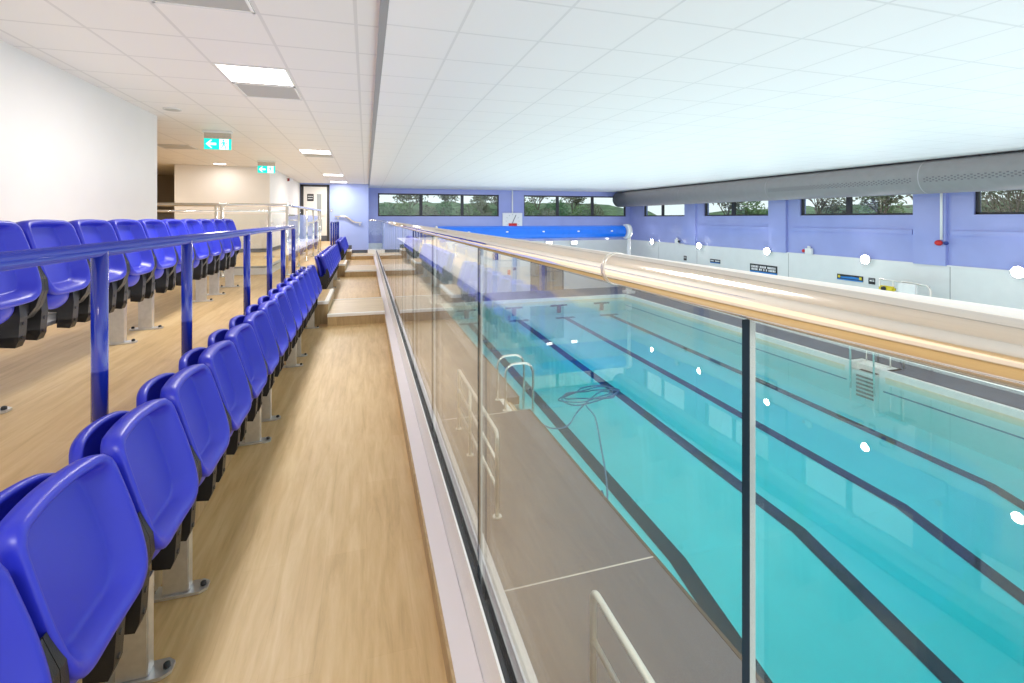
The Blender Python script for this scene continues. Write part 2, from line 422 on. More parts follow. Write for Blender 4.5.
# ------------------------------------------------------------------ pool deck, pool, water
struct(MB().box(0.455, PX0-0.03, YB, 8.62, ZD-0.15, ZD).box(0.455, PX0-0.03, 9.28, YF-0.03, ZD-0.15, ZD).box(0.455, PX0-0.42, 8.62, 9.28, ZD-0.15, ZD).build('floor_deck_near', M['deck']))
struct(MB().box(PX0-0.03, XR, PY1+0.12, YF-0.03, ZD-0.15, ZD).box(PX1+0.12, XR-0.03, YB, RY0-0.1, ZD-0.15, ZD).box(PX1+0.52, XR-0.03, RY0-0.1, RY1+0.1, ZD-0.15, ZD).box(PX1+0.12, XR-0.03, RY1+0.1, PY1+0.12, ZD-0.15, ZD).box(PX0-0.03, PX1+0.12, YB, PY0-0.12, ZD-0.15, ZD).build('floor_deck_far', M['deck_dark']))
struct(MB().box(0.47, PX0, 4.472, 4.49, ZD, ZD+0.002).box(0.47, PX0-0.45, 8.58, 8.61, ZD, ZD+0.002).build('trim_deck_joint', M['deck_joint']))
# depth of the tank as it looks through the water surface
PROF = [(20.15, -2.72), (16.0, -2.80), (11.0, -2.90), (5.65, -3.06), (3.2, -3.62), (0.5, -4.1), (-5.0, -4.1)]
def depth(y):
    for (a, za), (b, zb) in zip(PROF, PROF[1:]):
        if b <= y <= a: return za + (zb-za)*(a-y)/(a-b)
    return PROF[-1][1]
pf = MB()
vs = []; fs = []
for (y, z) in PROF: vs += [(PX0-0.1, y, z), (PX1+0.1, y, z)]
for i in range(len(PROF)-1): fs.append((2*i, 2*i+1, 2*i+3, 2*i+2))
pf._add(vs, fs)
struct(pf.build('floor_pool', M['pool_floor']))
NX0, NX1, NY0, NY1 = PX0-0.42, PX0, 8.62, 9.28        # ladder recess, near side
def tank_wall(name, *bx):
    return struct_box(name, M['pool_tile'], *bx)
tank_wall('wall_pool_near', (PX0-0.12, PX0, PY0, NY0, -4.2, ZD-0.15), (PX0-0.12, PX0, NY1, PY1, -4.2, ZD-0.15), (NX0-0.1, NX0, NY0, NY1, -4.2, ZD-0.15))
tank_wall('wall_pool_long', (PX1, PX1+0.12, PY0, RY0-0.1, -4.2, ZD+0.02), (PX1, PX1+0.12, RY1+0.1, PY1, -4.2, ZD+0.02), (RX1, RX1+0.1, RY0, RY1, -4.2, ZD+0.02), (PX1, RX1+0.1, RY0-0.1, RY0, -4.2, ZD+0.02), (PX1, RX1+0.1, RY1, RY1+0.1, -4.2, ZD+0.02))
tank_wall('wall_pool_far', (PX0-0.12, PX1+0.12, PY1, PY1+0.12, -4.2, ZD+0.02))
tank_wall('wall_pool_back', (PX0-0.12, PX1+0.12, PY0-0.12, PY0, -4.2, ZD-0.15))
struct_box('trim_pool_edge_near', M['edge_brown'], (PX0-0.03, PX0+0.006, PY0, NY0, ZD-0.149, ZD+0.004), (PX0-0.03, PX0+0.006, NY1, PY1, ZD-0.149, ZD+0.004))
struct_box('trim_waterline_long', M['cream_tile'], (PX1-0.004, PX1, PY0, RY0-0.15, ZW-0.12, ZW+0.02), (PX1-0.004, PX1, RY1+0.15, PY1, ZW-0.12, ZW+0.02))
struct_box('trim_waterline_far', M['cream_tile'], (PX0, PX1, PY1-0.004, PY1, ZW-0.12, ZW+0.02))
struct_box('trim_pool_edge_long', M['gasket'], (PX1+0.12, PX1+0.15, PY0, RY0-0.1, ZD, ZD+0.024), (PX1+0.12, PX1+0.15, RY1+0.1, PY1, ZD, ZD+0.024), (RX1+0.10, RX1+0.13, RY0-0.1, RY1+0.1, ZD, ZD+0.024), (PX1+0.12, RX1+0.13, RY0-0.13, RY0-0.1, ZD, ZD+0.024), (PX1+0.12, RX1+0.13, RY1+0.1, RY1+0.13, ZD, ZD+0.024))
struct_box('trim_tank_band', M['hose'], (PX1-0.006, PX1, PY0, RY0-0.1, ZW-0.34, ZW-0.31), (PX1-0.006, PX1, RY1+0.1, PY1, ZW-0.34, ZW-0.31))
# lane lines, each painted strip with its T
for k, x in enumerate((4.06, 6.17, 8.28, 10.4)):
    l = MB(); w = 0.125
    Y = [19.3, 16.0, 11.0, 5.65, 3.2, 0.5, -3.4]
    vs = []; fs = []
    for y in Y: vs += [(x-w, y, depth(y)+0.006), (x+w, y, depth(y)+0.006)]
    for i in range(len(Y)-1): fs.append((2*i, 2*i+1, 2*i+3, 2*i+2))
    l._add(vs, fs)
    l._add([(x-0.45, 19.55, depth(19.55)+0.006), (x+0.45, 19.55, depth(19.55)+0.006), (x+0.45, 19.3, depth(19.3)+0.006), (x-0.45, 19.3, depth(19.3)+0.006)], [(0,1,2,3)])
    l.box(x-0.10, x+0.10, PY1-0.008, PY1-0.003, -2.66, -2.3).box(x-0.4, x+0.4, PY1-0.008, PY1-0.003, -2.36, -2.28)
    struct(l.build('trim_lane_line_%d' % (k+1), M['lane_black']))
# water body
wt = MB()
wy = [PY1+0.05] + [p[0] for p in PROF[1:-1]] + [PY0-0.05]
wz = [depth(min(PY1, max(PY0, y)))-0.06 for y in wy]
n = len(wy)
X0, X1 = PX0-0.05, PX1+0.05
vs = [(X0, wy[i], wz[i]) for i in range(n)] + [(X1, wy[i], wz[i]) for i in range(n)] + [(X0, wy[0], ZW), (X1, wy[0], ZW), (X1, wy[-1], ZW), (X0, wy[-1], ZW)]
T = 2*n
wt.cur = 0; wt._add(vs, [(T, T+1, T+2, T+3)])
def wf(f):
    wt.f.append(f); wt.mi.append(1); wt.sm.append(False)
for i in range(n-1): wf((i, i+1, n+i+1, n+i))
wf((T, 0, n, T+1)); wf((T+3, T+2, 2*n-1, n-1))
wf(tuple([T] + [T+3] + list(range(n-1, -1, -1)))); wf(tuple([T+1] + list(range(n, 2*n)) + [T+2]))
o = wt.build('pool_water', [M['water'], M['water_side']]); o['kind'] = 'stuff'; o['label'] = 'clear turquoise water filling the swimming pool'; o['category'] = 'water'
bpy.context.view_layer.update()

# ------------------------------------------------------------------ balustrade over the pool: one glass panel after another, one long handrail
GX0, GX1 = 0.388, 0.406
joints = [-0.85, 0.421, 1.71, 2.99, 4.27, 5.55, 6.83, 8.11, 9.39, 10.67, 11.95, 13.23, 14.51, 15.79, 17.07, 18.35, 19.63, 20.2]
gl_names = []
for k, (a, b) in enumerate(zip(joints, joints[1:])):
    m = MB()
    y0, y1 = a+0.006, b-0.006
    z0, z1 = 0.205, 1.4905
    vs = [(GX0,y0,z0),(GX1,y0,z0),(GX1,y1,z0),(GX0,y1,z0),(GX0,y0,z1),(GX1,y0,z1),(GX1,y1,z1),(GX0,y1,z1)]
    m._add(vs, [(0,3,2,1),(4,5,6,7),(1,2,6,5),(3,0,4,7)])
    m._add(vs, [(2,3,7,6)])
    xm = GX0+(GX1-GX0)*0.58
    m.cur = 1
    v2 = [(GX0,y0,z0),(xm,y0,z0),(xm,y0,z1),(GX0,y0,z1)]
    m._add(v2, [(0,1,2,3)])
    m.cur = 2; m._add([(xm,y0,z0),(GX1,y0,z0),(GX1,y0,z1),(xm,y0,z1)], [(0,1,2,3)])
    o = m.build('glass_panel', [M['glass'], M['glass_edge'], M['glass_edge_light']])
    tag(o, 'clear glass panel of the balustrade over the pool, %s from the near end' % (ORD[k] if k < 16 else 'seventeenth and last'), 'glass panel', 'glass balustrade panels over the pool')
t = thing('handrail', 'long round polished steel handrail on top of the glass balustrade over the pool', 'handrail', (0.397, 0, 0))
MB().tube([(0, -1.2, 1.5165), (0, 20.15, 1.5165)] , 0.0255, 28).build('tube', M['steel'], t)
for y in (0.715, 3.7, 6.7, 9.7, 12.7, 15.7):
    MB().tube([(0, y-0.006, 1.5165), (0, y+0.006, 1.5165)], 0.0267, 28).build('joint_sleeve', M['steel_soft'], t)
MB().tube([(0, 20.14, 1.5165)] + arc((0, 20.16, 1.5165), (0, 20.24, 1.5165), (-0.08, 20.24, 1.5165)) + [(-0.30, 20.24, 1.5165)], 0.0255, 20).build('end_return', M['steel'], t)
o = MB().box(0.10, 0.385, 20.23, 20.248, 0.335, 1.4905).build('glass_panel', [M['glass']])
tag(o, 'short glass panel turned back to the lilac end wall at the end of the balustrade', 'glass panel')
struct_box('trim_kerb_end', M['white_gloss'], (0.06, 0.47, 20.16, YE-0.02, 0.0, 0.33))

# ------------------------------------------------------------------ stadium seats
def rounded(poly, n):
    """closed polygon [(y, z, corner radius)] -> n points evenly spaced along its rounded outline"""
    pts = []
    m = len(poly)
    for i in range(m):
        p0, p1, p2 = Vector(poly[i-1][:2]), Vector(poly[i][:2]), Vector(poly[(i+1) % m][:2])
        r = poly[i][2]
        a_ = p1 + (p0-p1).normalized()*min(r, (p0-p1).length*0.49)
        b_ = p1 + (p2-p1).normalized()*min(r, (p2-p1).length*0.49)
        for k in range(9):
            t_ = k/8; pts.append(a_*(1-t_)**2 + p1*2*t_*(1-t_) + b_*t_*t_)
    L = [0]
    for i in range(len(pts)): L.append(L[-1] + (pts[(i+1) % len(pts)]-pts[i]).length)
    out = []; j = 0
    for k in range(n):
        d_ = L[-1]*k/n
        while L[j+1] < d_: j += 1
        f = (d_-L[j])/max(1e-9, L[j+1]-L[j])
        out.append(pts[j].lerp(pts[(j+1) % len(pts)], f))
    return out
PAN = [(-0.208, 0.194, 0.05), (0, 0.207, 0.15), (0.208, 0.194, 0.05), (0.222, -0.06, 0.14), (0.186, -0.205, 0.085), (0, -0.215, 0.10), (-0.186, -0.205, 0.085), (-0.222, -0.06, 0.14)]
BACK = [(-0.200, 0.195, 0.09), (0, 0.220, 0.12), (0.200, 0.195, 0.09), (0.226, -0.05, 0.12), (0.12, -0.235, 0.07), (-0.12, -0.235, 0.07), (-0.226, -0.05, 0.12)]

def shell(kind, prof, zc, lean, nth=64):
    """closed shell from rings: prof lists (inset from the outline in metres, forward offset)"""
    b = MB(); vs = []; fs = []
    ol = rounded(PAN if kind == 'pan' else BACK, nth)
    for q in prof:
        ins, fx = q[0], q[-1]
        iz = q[1] if len(q) == 3 else ins
        for p in ol:
            y, z = p.x*(1-ins/0.215), p.y*(1-(iz if p.y > 0 else iz*1.35)/0.205)
            curve = -0.035*(1-(y/0.22)**2) if kind == 'back' else 0.02*(y/0.22)**2
            vs.append((fx + curve + lean*z, y, zc + z))
    n = len(prof)
    for i in range(n-1):
        for k in range(nth):
            fs.append((i*nth+k, i*nth+(k+1) % nth, (i+1)*nth+(k+1) % nth, (i+1)*nth+k))
    fs.append(tuple(range(nth))); fs.append(tuple(range((n-1)*nth, n*nth))[::-1])
    return b._add(vs, fs, True)

PITCH = 0.4634
def make_seat(label, group, loc):
    t = thing('stadium_seat', label, 'seat', loc, group)
    pan = [(0.13, 0.10, -0.006), (0.080, 0.050, -0.006), (0.070, 0.043, -0.0055), (0.065, 0.040, -0.002), (0.060, 0.0375, 0.004), (0.026, 0.026, 0.037), (0.021, 0.021, 0.045), (0.014, 0.049), (0.005, 0.047), (0.0, 0.038), (0.0, 0.012), (0.006, -0.012), (0.03, -0.026), (0.10, -0.028)]
    o = shell('pan', pan, 0.708, -0.30).build('seat_pan', M['seat_blue'], t); o.location = (0.040, 0, 0)
    back = [(0.12, -0.014), (0.06, -0.012), (0.035, -0.002), (0.018, 0.014), (0.008, 0.020), (0.001, 0.014), (0.0, 0.0), (0.008, -0.018), (0.03, -0.026), (0.11, -0.030)]
    o = shell('back', back, 0.682, -0.24).build('backrest', M['seat_blue'], t); o.location = (-0.028, 0, 0)
    # rolled lower lip seen under the folded pan
    MB().ball((0.060, 0, 0.475), 0.07, 0.60, 1.75, 1.0, 20, 12).build('lower_lip', M['seat_blue'], t)
    for s in (-1, 1):
        a = MB()
        yc = s*0.216
        a.prism([(-0.06, 0.42), (0.00, 0.37), (0.075, 0.40), (0.115, 0.46), (0.140, 0.54), (0.136, 0.60), (0.105, 0.68), (0.085, 0.66), (0.075, 0.58), (0.02, 0.53), (-0.06, 0.53)], 'y', yc-0.0145, yc+0.0145)
        a.build('side_arm', M['black_plastic'], t)
        yb = s*0.148
        a = MB()
        a.prism([(0.014, 0.275), (0.075, 0.268), (0.088, 0.30), (0.096, 0.42), (0.09, 0.50), (-0.05, 0.51), (-0.06, 0.372), (0.014, 0.366)], 'y', yb-0.028, yb+0.028)
        a.prism([(-0.06, 0.44), (0.09, 0.43), (0.09, 0.50), (-0.06, 0.52)], 'y', min(yb, yc), max(yb, yc))
        st = a.build('stanchion', M['black_plastic'], t)
        for zb in (0.315, 0.385):
            MB().cyl((0.080, yb, zb), (0.098 if zb > 0.35 else 0.094, yb, zb), 0.009, 10).build('bolt', M['bolt'], st)
    return t
def make_beam(label, loc, y0, y1, legs, group):
    t = thing('seat_beam', label, 'seat beam', loc, group)
    MB().box(-0.05, 0.011, y0, y1, 0.30, 0.362).build('beam', M['alu'], t)
    for y in legs:
        lg = MB().bbox(-0.035, 0.062, y-0.026, y+0.026, 0.010, 0.298, 0.004).box(0.013, 0.062, y-0.026, y+0.026, 0.29, 0.345).build('leg', M['alu'], t)
        fp = MB().prism([(-0.10, y-0.02), (-0.075, y-0.04), (0.105, y-0.04), (0.13, y-0.02), (0.13, y+0.02), (0.105, y+0.04), (-0.075, y+0.04), (-0.10, y+0.02)], 'z', 0.001, 0.012).build('foot_plate', M['alu'], lg)
        for bx in (-0.08, 0.11):
            MB().cyl((bx, y, 0.012), (bx, y, 0.022), 0.012, 8).ball((bx, y, 0.022), 0.012, 1, 1, 0.6, 8, 6).build('foot_bolt', M['bolt'], lg)
    return t
SX = -0.785          # beam line of the front row
proto = None
GF = 'blue tip-up seats in the front row beside the walkway'
def seat(loc, label, group):
    global proto
    if proto is None:
        proto = make_seat(label, group, loc); return proto
    return dup(proto, loc, label, group)
Y0 = 1.312
for k in range(15):
    seat((SX, Y0+PITCH*(k+0.5)-PITCH, 0), 'blue tip-up seat, %s from the near end of the long front-row block' % ORD[k], GF)
for k in range(9):
    seat((SX, 9.42+PITCH*(k+0.5), 0), 'blue tip-up seat, %s in the middle front-row block between two box steps' % ORD[k], GF)
for k in range(8):
    seat((SX, 15.58+PITCH*(k+0.5), 0), 'blue tip-up seat, %s in the last front-row block before the end wall' % ORD[k], GF)
BX = SX-0.97
GB = 'blue tip-up seats in the back row on the upper tier'
for k in range(12):
    seat((BX, 7.31-PITCH*(k+0.5), ZT), 'blue tip-up seat in the back row, %s from the end by the stair balustrade' % ORD[k], GB)
GBM = 'aluminium beams carrying the seats'
def beams(x, z, b, legs_off, lab):
    for k, (a, c) in enumerate(zip(b, b[1:])):
        make_beam(lab % ORD[k], (x, 0, z), a+0.01, c-0.01, [a+legs_off, c-legs_off], GBM)
bq = Y0-PITCH
beams(SX, 0, [0.30, 2.19, 4.03, 5.87, 7.76], 0.20, 'silver aluminium beam under the long front-row seat block, %s from its near end')
beams(SX, 0, [9.42, 11.5, 13.59], 0.25, 'silver aluminium beam under the middle front-row seat block, %s from its near end')
beams(SX, 0, [15.58, 17.43, 19.29], 0.25, 'silver aluminium beam under the last front-row seat block, %s from its near end')
beams(BX, ZT, [1.94, 2.65, 4.46, 6.33, 7.49], 0.24, 'silver aluminium beam under the back-row seats, %s from the near end')

# ------------------------------------------------------------------ blue handrails on the edge of the tier
def blue_rail(label, posts, ystart, zr, end_bend):
    t = thing('guard_rail', label, 'railing', (-1.0, 0, ZT), 'blue tubular railings on the tier edge')
    r = 0.028; ye = posts[-1]
    if ystart is None:
        pts = [(0, posts[0], zr-0.12)] + arc((0, posts[0], zr-0.10), (0, posts[0], zr), (0, posts[0]+0.10, zr))
    else:
        pts = [(0, ystart, zr)]
    pts += [(0, ye-0.12, zr)] + arc((0, ye-0.10, zr), (0, ye, zr), (0, ye, zr-0.10)) + [(0, ye, zr-0.13)]
    MB().tube(pts, r, 18).build('top_rail', M['rail_blue'], t)
    for k, y in enumerate(posts):
        top = zr-0.005 if (k < len(posts)-1 and not (ystart is None and k == 0)) else zr-0.12
        MB().tube([(0, y, 0.0), (0, y, top)], 0.0275, 18).build('post', M['rail_blue'], t)
blue_rail('long blue tubular railing behind the long front-row seat block', [2.28, 3.24, 4.72, 5.75, 6.64, 7.55], -0.4, 0.795, True)
blue_rail('blue tubular railing in front of the lilac end wall, behind the last seats', [15.4, 16.4, 17.4, 18.4, 19.3], None, 0.795, True)

# ------------------------------------------------------------------ steel and glass balustrade round the stair landing
t = thing('stair_balustrade', 'polished steel and glass balustrade in an L-shape on the upper tier before the white wall', 'balustrade', (-1.22, 8.5, ZT))
ZB = 1.125
pts = [(-4.6, 0, ZB), (-0.06, 0, ZB)] + arc((-0.05, 0, ZB), (0, 0, ZB), (0, 0.05, ZB), 4) + [(0, 5.9, ZB)]
MB().tube(pts, 0.027, 16).build('top_rail', M['steel'], t)
MB().tube([(-4.6, -0.0, ZB-0.10), (-0.02, 0, ZB-0.10)], 0.018, 12).build('second_rail', M['steel'], t)
for (x, y) in [(-3.4, 0), (-1.01, 0), (-0.93, 0), (-0.26, 0), (0, 0), (0, 1.4), (0, 2.65), (0, 4.0), (0, 5.3), (0, 5.9)]:
    pq = MB().tube([(x, y, 0.0), (x, y, ZB-0.02)], 0.021, 14)
    pq.cyl((x, y, 0), (x, y, 0.012), 0.05, 14).build('post', M['steel'], t)
for (a, b) in [(-4.5, -3.44), (-3.36, -1.05), (-0.89, -0.30), (-0.22, -0.04)]:
    g = MB().box(a, b, -0.006, 0.006, 0.12, 0.98).build('glass_pane', M['glass'], t)
    for x in (a+0.0, b-0.0):
        for z in (0.30, 0.84): MB().box(x-0.025, x+0.025, -0.016, 0.016, z-0.022, z+0.022).build('clamp', M['steel_soft'], g)
for (a, b) in [(0.04, 1.36), (1.44, 2.61), (2.69, 3.96), (4.04, 5.26)]:
    g = MB().box(-0.006, 0.006, a, b, 0.12, 0.98).build('glass_pane', M['glass'], t)
    for y in (a, b):
        for z in (0.30, 0.84): MB().box(-0.016, 0.016, y-0.025, y+0.025, z-0.022, z+0.022).build('clamp', M['steel_soft'], g)
t = thing('stair_upstand', 'low white upstand with grey cap on the tier floor behind the glass balustrade', 'upstand', (-1.3, 8.7, ZT))
MB().box(-4.0, -0.2, 0, 0.06, 0, 0.115).box(-0.26, -0.2, 0.06, 1.3, 0, 0.115).build('upstand_wall', M['white_wall'], t)
MB().box(-4.0, -0.19, -0.01, 0.07, 0.115, 0.135).box(-0.27, -0.19, 0.07, 1.3, 0.115, 0.135).build('cap', M['grey_trim'], t)

# ------------------------------------------------------------------ gallery ceiling fittings
GL = 'square recessed light panels in the gallery ceiling'
for k, (x, y) in enumerate([(-1.0075, 5.1825), (-1.0075, 10.8075), (-1.0075, 16.4325), (-1.0075, 19.6)]):
    t = thing('ceiling_light', 'square white recessed light panel over the gallery, %s along from the near end' % ORD[k], 'light', (x, y, ZC), GL)
    h = 0.300
    MB().box(-h, h, -h, -h+0.018, -0.008, -0.001).box(-h, h, h-0.018, h, -0.008, -0.001).box(-h, -h+0.018, -h+0.018, h-0.018, -0.008, -0.001).box(h-0.018, h, -h+0.018, h-0.018, -0.008, -0.001).build('frame', M['white_gloss'], t)
    MB().box(-h+0.018, h-0.018, -h+0.018, h-0.018, -0.006, -0.001).build('diffuser', M['light_panel'], t)
GV = 'grey ventilation tiles in the gallery ceiling'
for k, (x, y) in enumerate([(-1.0075, 5.8075), (-1.0075, 11.4325), (-1.0075, 3.3075), (-3.5075, 10.8)]):
    t = thing('ceiling_vent', ['grey ventilation tile next to the first and largest light panel', 'grey ventilation tile next to the second light panel', 'grey ventilation tile alone between tiles at the near end of the gallery', 'long grey ventilation tile beyond the end of the white wall'][k], 'vent', (x, y, ZC), GV)
    h = 0.295
    MB().box(-h, h, -h, h, -0.005, -0.001).build('face_plate', M['grey_tile'], t)
    MB().box(-h, h, -h, -h+0.02, -0.010, -0.005).box(-h, h, h-0.02, h, -0.010, -0.005).box(-h, -h+0.02, -h, h, -0.010, -0.005).box(h-0.02, h, -h, h, -0.010, -0.005).build('frame', M['white_gloss'], t)
t = thing('downlight', 'round white downlight in the ceiling before the white middle wall', 'light', (-3.55, 13.85, ZC))
MB().tube([(0, 0, -0.012), (0, 0, -0.001)], 0.16, 24).build('bezel', M['white_gloss'], t)
MB().tube([(0, 0, -0.016), (0, 0, -0.012)], 0.135, 24).build('lens', M['light_panel'], t)
t = thing('ceiling_speaker', 'small round white speaker in the gallery ceiling near the white wall', 'speaker', (-2.35, 7.1, ZC))
MB().tube([(0, 0, -0.012), (0, 0, -0.001)], 0.10, 24).build('bezel', M['white_gloss'], t)
MB().tube([(0, 0, -0.015), (0, 0, -0.012)], 0.08, 24).build('grille', M['grey_tile'], t)

def exit_sign(label, loc):
    t = thing('exit_sign', label, 'exit sign', loc, 'hanging green exit signs')
    MB().bbox(-0.205, 0.205, -0.03, 0.03, -0.035, -0.001, 0.004).build('ceiling_bar', M['white_gloss'], t)
    MB().box(-0.19, 0.19, -0.004, 0.004, -0.125, -0.035).build('hanger_plate', M['acrylic'], t)
    p = MB().box(-0.19, 0.19, -0.008, 0.008, -0.295, -0.125).build('panel', M['exit_green'], t)
    yv = -0.0095
    def flat(b, poly, d=0.0015): b.prism(poly, 'y', yv, yv+d)
    a = MB(); flat(a, [(-0.165, -0.21), (-0.095, -0.145), (-0.075, -0.145), (-0.115, -0.192), (-0.020, -0.192), (-0.020, -0.228), (-0.115, -0.228), (-0.075, -0.275), (-0.095, -0.275)])
    a.build('arrow', M['exit_white'], p)
    a = MB(); flat(a, [(0.025, -0.128), (0.155, -0.128), (0.155, -0.292), (0.025, -0.292)])
    a.build('door_symbol', M['exit_white'], p)
    yv -= 0.0016
    a = MB()
    flat(a, [(0.083+0.016*math.cos(i*PI/5), -0.152+0.016*math.sin(i*PI/5)) for i in range(10)])
    flat(a, [(0.072, -0.172), (0.104, -0.176), (0.098, -0.226), (0.074, -0.222)])
    flat(a, [(0.074, -0.175), (0.044, -0.200), (0.050, -0.208), (0.076, -0.190)])
    flat(a, [(0.104, -0.178), (0.138, -0.196), (0.134, -0.206), (0.100, -0.192)])
    flat(a, [(0.074, -0.220), (0.088, -0.224), (0.062, -0.262), (0.034, -0.268), (0.034, -0.258), (0.056, -0.252)])
    flat(a, [(0.086, -0.222), (0.099, -0.222), (0.118, -0.252), (0.116, -0.286), (0.106, -0.286), (0.106, -0.256)])
    a.build('running_figure', M['exit_green'], p)
    return t
exit_sign('green hanging exit sign with white arrow and running figure, the nearer and larger', (-2.25, 8.67, ZC))
exit_sign('green hanging exit sign with white arrow and running figure, the farther and smaller', (-2.30, 12.85, ZC))
t = thing('wall_mounted_alarm', 'small dark red alarm sounder high on the white wall before the end door', 'alarm', (-2.5, 17.3, 2.86))
MB().tube([(0.002, 0, 0), (0.03, 0, 0)], 0.06, 16).build('base', M['white_gloss'], t)
MB().tube([(0.03, 0, 0), (0.09, 0, 0)], [0.055, 0.045], 16).build('horn', M['dark_red'], t)

# ------------------------------------------------------------------ end wall: door, sign, handrail, switch
d = struct(MB().box(-2.48, -2.36, YE-0.03, YE-0.001, ZT, 2.92).box(-1.50, -1.40, YE-0.03, YE-0.001, ZT, 2.92).box(-2.48, -1.40, YE-0.03, YE-0.001, 2.84, 2.92).build('door_1', M['dark_frame']))
MB().box(-2.36, -1.50, YE-0.022, YE-0.002, ZT+0.01, 2.84).build('door_leaf', M['door_white'], d)
MB().box(-2.36, -1.50, YE-0.026, YE-0.022, ZT+0.01, ZT+0.22).build('kick_plate', M['skirting'], d)
MB().box(-1.87, -1.70, YE-0.026, YE-0.022, 1.92, 2.55).box(-1.80, -1.68, YE-0.026, YE-0.022, 1.10, 1.55).build('vision_panel', M['vision'], d)
MB().cyl((-1.57, YE-0.02, 1.72), (-1.57, YE-0.07, 1.72), 0.012).cyl((-1.57, YE-0.065, 1.72), (-1.70, YE-0.065, 1.72), 0.011).box(-1.60, -1.54, YE-0.026, YE-0.022, 1.62, 1.78).build('handle', M['steel_soft'], d)
t = thing('door_sign', 'small black sign with white lettering on the white end door', 'sign', (-2.11, YE-0.024, 2.41))
MB().box(-0.12, 0.12, -0.006, 0, -0.14, 0.14).build('plate', M['sign_black'], t)
lt = MB()
for r_, (a, b) in enumerate([(-0.09, 0.09), (-0.09, 0.09)]):
    x = a
    while x < b:
        w = random.choice((0.022, 0.028, 0.034)); lt.box(x, min(b, x+w-0.008), -0.008, -0.006, 0.045-r_*0.09-0.018, 0.045-r_*0.09+0.018); x += w
lt.build('lettering', M['sign_white'], t)
t = thing('wall_handrail', 'bent steel handrail stepping down on the lilac end wall', 'handrail', (0, YE, 0))
yy = -0.08
pts = [(-1.20, yy, 1.665), (-0.90, yy, 1.665)] + arc((-0.85, yy, 1.66), (-0.75, yy, 1.65), (-0.66, yy, 1.58), 4) + arc((-0.55, yy, 1.49), (-0.47, yy, 1.43), (-0.38, yy, 1.42), 4) + [(-0.18, yy, 1.41)]
MB().tube(pts, 0.032, 14).build('tube', M['steel_soft'], t)
for (x, z) in ((-1.08, 1.665), (-0.25, 1.413)):
    MB().tube([(x, -0.002, z-0.08), (x, -0.06, z-0.08), (x, yy, z-0.02)], 0.011, 10).cyl((x, -0.012, z-0.08), (x, -0.001, z-0.08), 0.035, 12).build('bracket', M['steel_soft'], t)
t = thing('wall_switch', 'small grey switch on the lilac end wall beside the door', 'switch', (-1.33, YE-0.001, 1.9))
MB().bbox(-0.04, 0.04, -0.02, 0, -0.06, 0.06, 0.006).build('plate', M['grey_trim'], t)
MB().bbox(-0.018, 0.018, -0.026, -0.018, -0.03, 0.03, 0.003).build('rocker', M['white_gloss'], t)
# corridor beyond the balustrade
d = struct(MB().box(-4.80, -4.74, 16.2, 17.2, ZT, 2.5).build('door_2', M['black_door']))
MB().box(-4.815, -4.80, 16.25, 17.15, ZT, 2.44).build('door_leaf', M['black_door'], d)

# ------------------------------------------------------------------ pool hall: duct
t = thing('air_duct', 'long grey round fabric air duct hung under the ceiling along the far long side', 'duct', (12.55, 0, 2.55))
R_ = 0.385
hb = MB(); hb.tube([(0, YB+0.2, 0), (0, 22.35, 0)], R_, 36)
for y in (-1.0, 3.5, 7.95, 12.4, 16.9, 21.0):
    MB().tube([(0, y-0.012, 0), (0, y+0.012, 0)], R_+0.006, 36, cap=False).build('seam_band', M['grey_trim'], t)
MB().tube([(0, 22.35, 0), (0, 22.39, 0)], [R_+0.004, R_-0.03], 36).build('end_cap', M['duct'], t)
hb.cur = 1
y = 2.0
while y < 12.2:
    for j, a in enumerate((3.22, 3.30, 3.38, 3.46)):
        cx, cz = R_*math.cos(a), R_*math.sin(a)
        if abs((y-7.95)) > 0.1 and abs(y-3.5) > 0.1:
            yo = y + (0.06 if j % 2 else 0)
            nx, nz = math.cos(a), math.sin(a); tx, tz = -nz, nx
            q = 0.013; off = 1.004
            hb._add([(cx*off+tx*q, yo-0.02, cz*off+tz*q), (cx*off-tx*q, yo-0.02, cz*off-tz*q), (cx*off-tx*q, yo+0.02, cz*off-tz*q), (cx*off+tx*q, yo+0.02, cz*off+tz*q)], [(0,1,2,3)])
    y += 0.12
hb.build('sleeve', [M['duct'], M['duct_hole']], t)
for y in (1, 4, 7, 10, 13, 16, 19, 22): MB().cyl((0, y, R_-0.01), (0, y, ZC-0.03-2.55), 0.012, 8).build('hanger', M['grey_trim'], t)

# ------------------------------------------------------------------ pool hall: floodlights
GFL = 'round floodlights on the long wall'
for k, y in enumerate((20.34, 16.9, 13.36, 9.95, 6.68)):
    t = thing('wall_floodlight', 'round bright floodlight on the long wall between lilac and white, %s from the far corner' % ORD[k], 'light', (XR-0.032, y, 0.455), GFL)
    MB().bbox(-0.05, 0, -0.06, 0.06, -0.06, 0.06, 0.01).build('bracket', M['white_gloss'], t)
    MB().tube([(-0.05, 0, 0), (-0.13, 0, 0.0)], [0.08, 0.125], 20).build('housing', M['white_gloss'], t)
    MB().tube([(-0.13, 0, 0), (-0.145, 0, 0)], 0.115, 20).build('lens', M['flood_lens'], t)

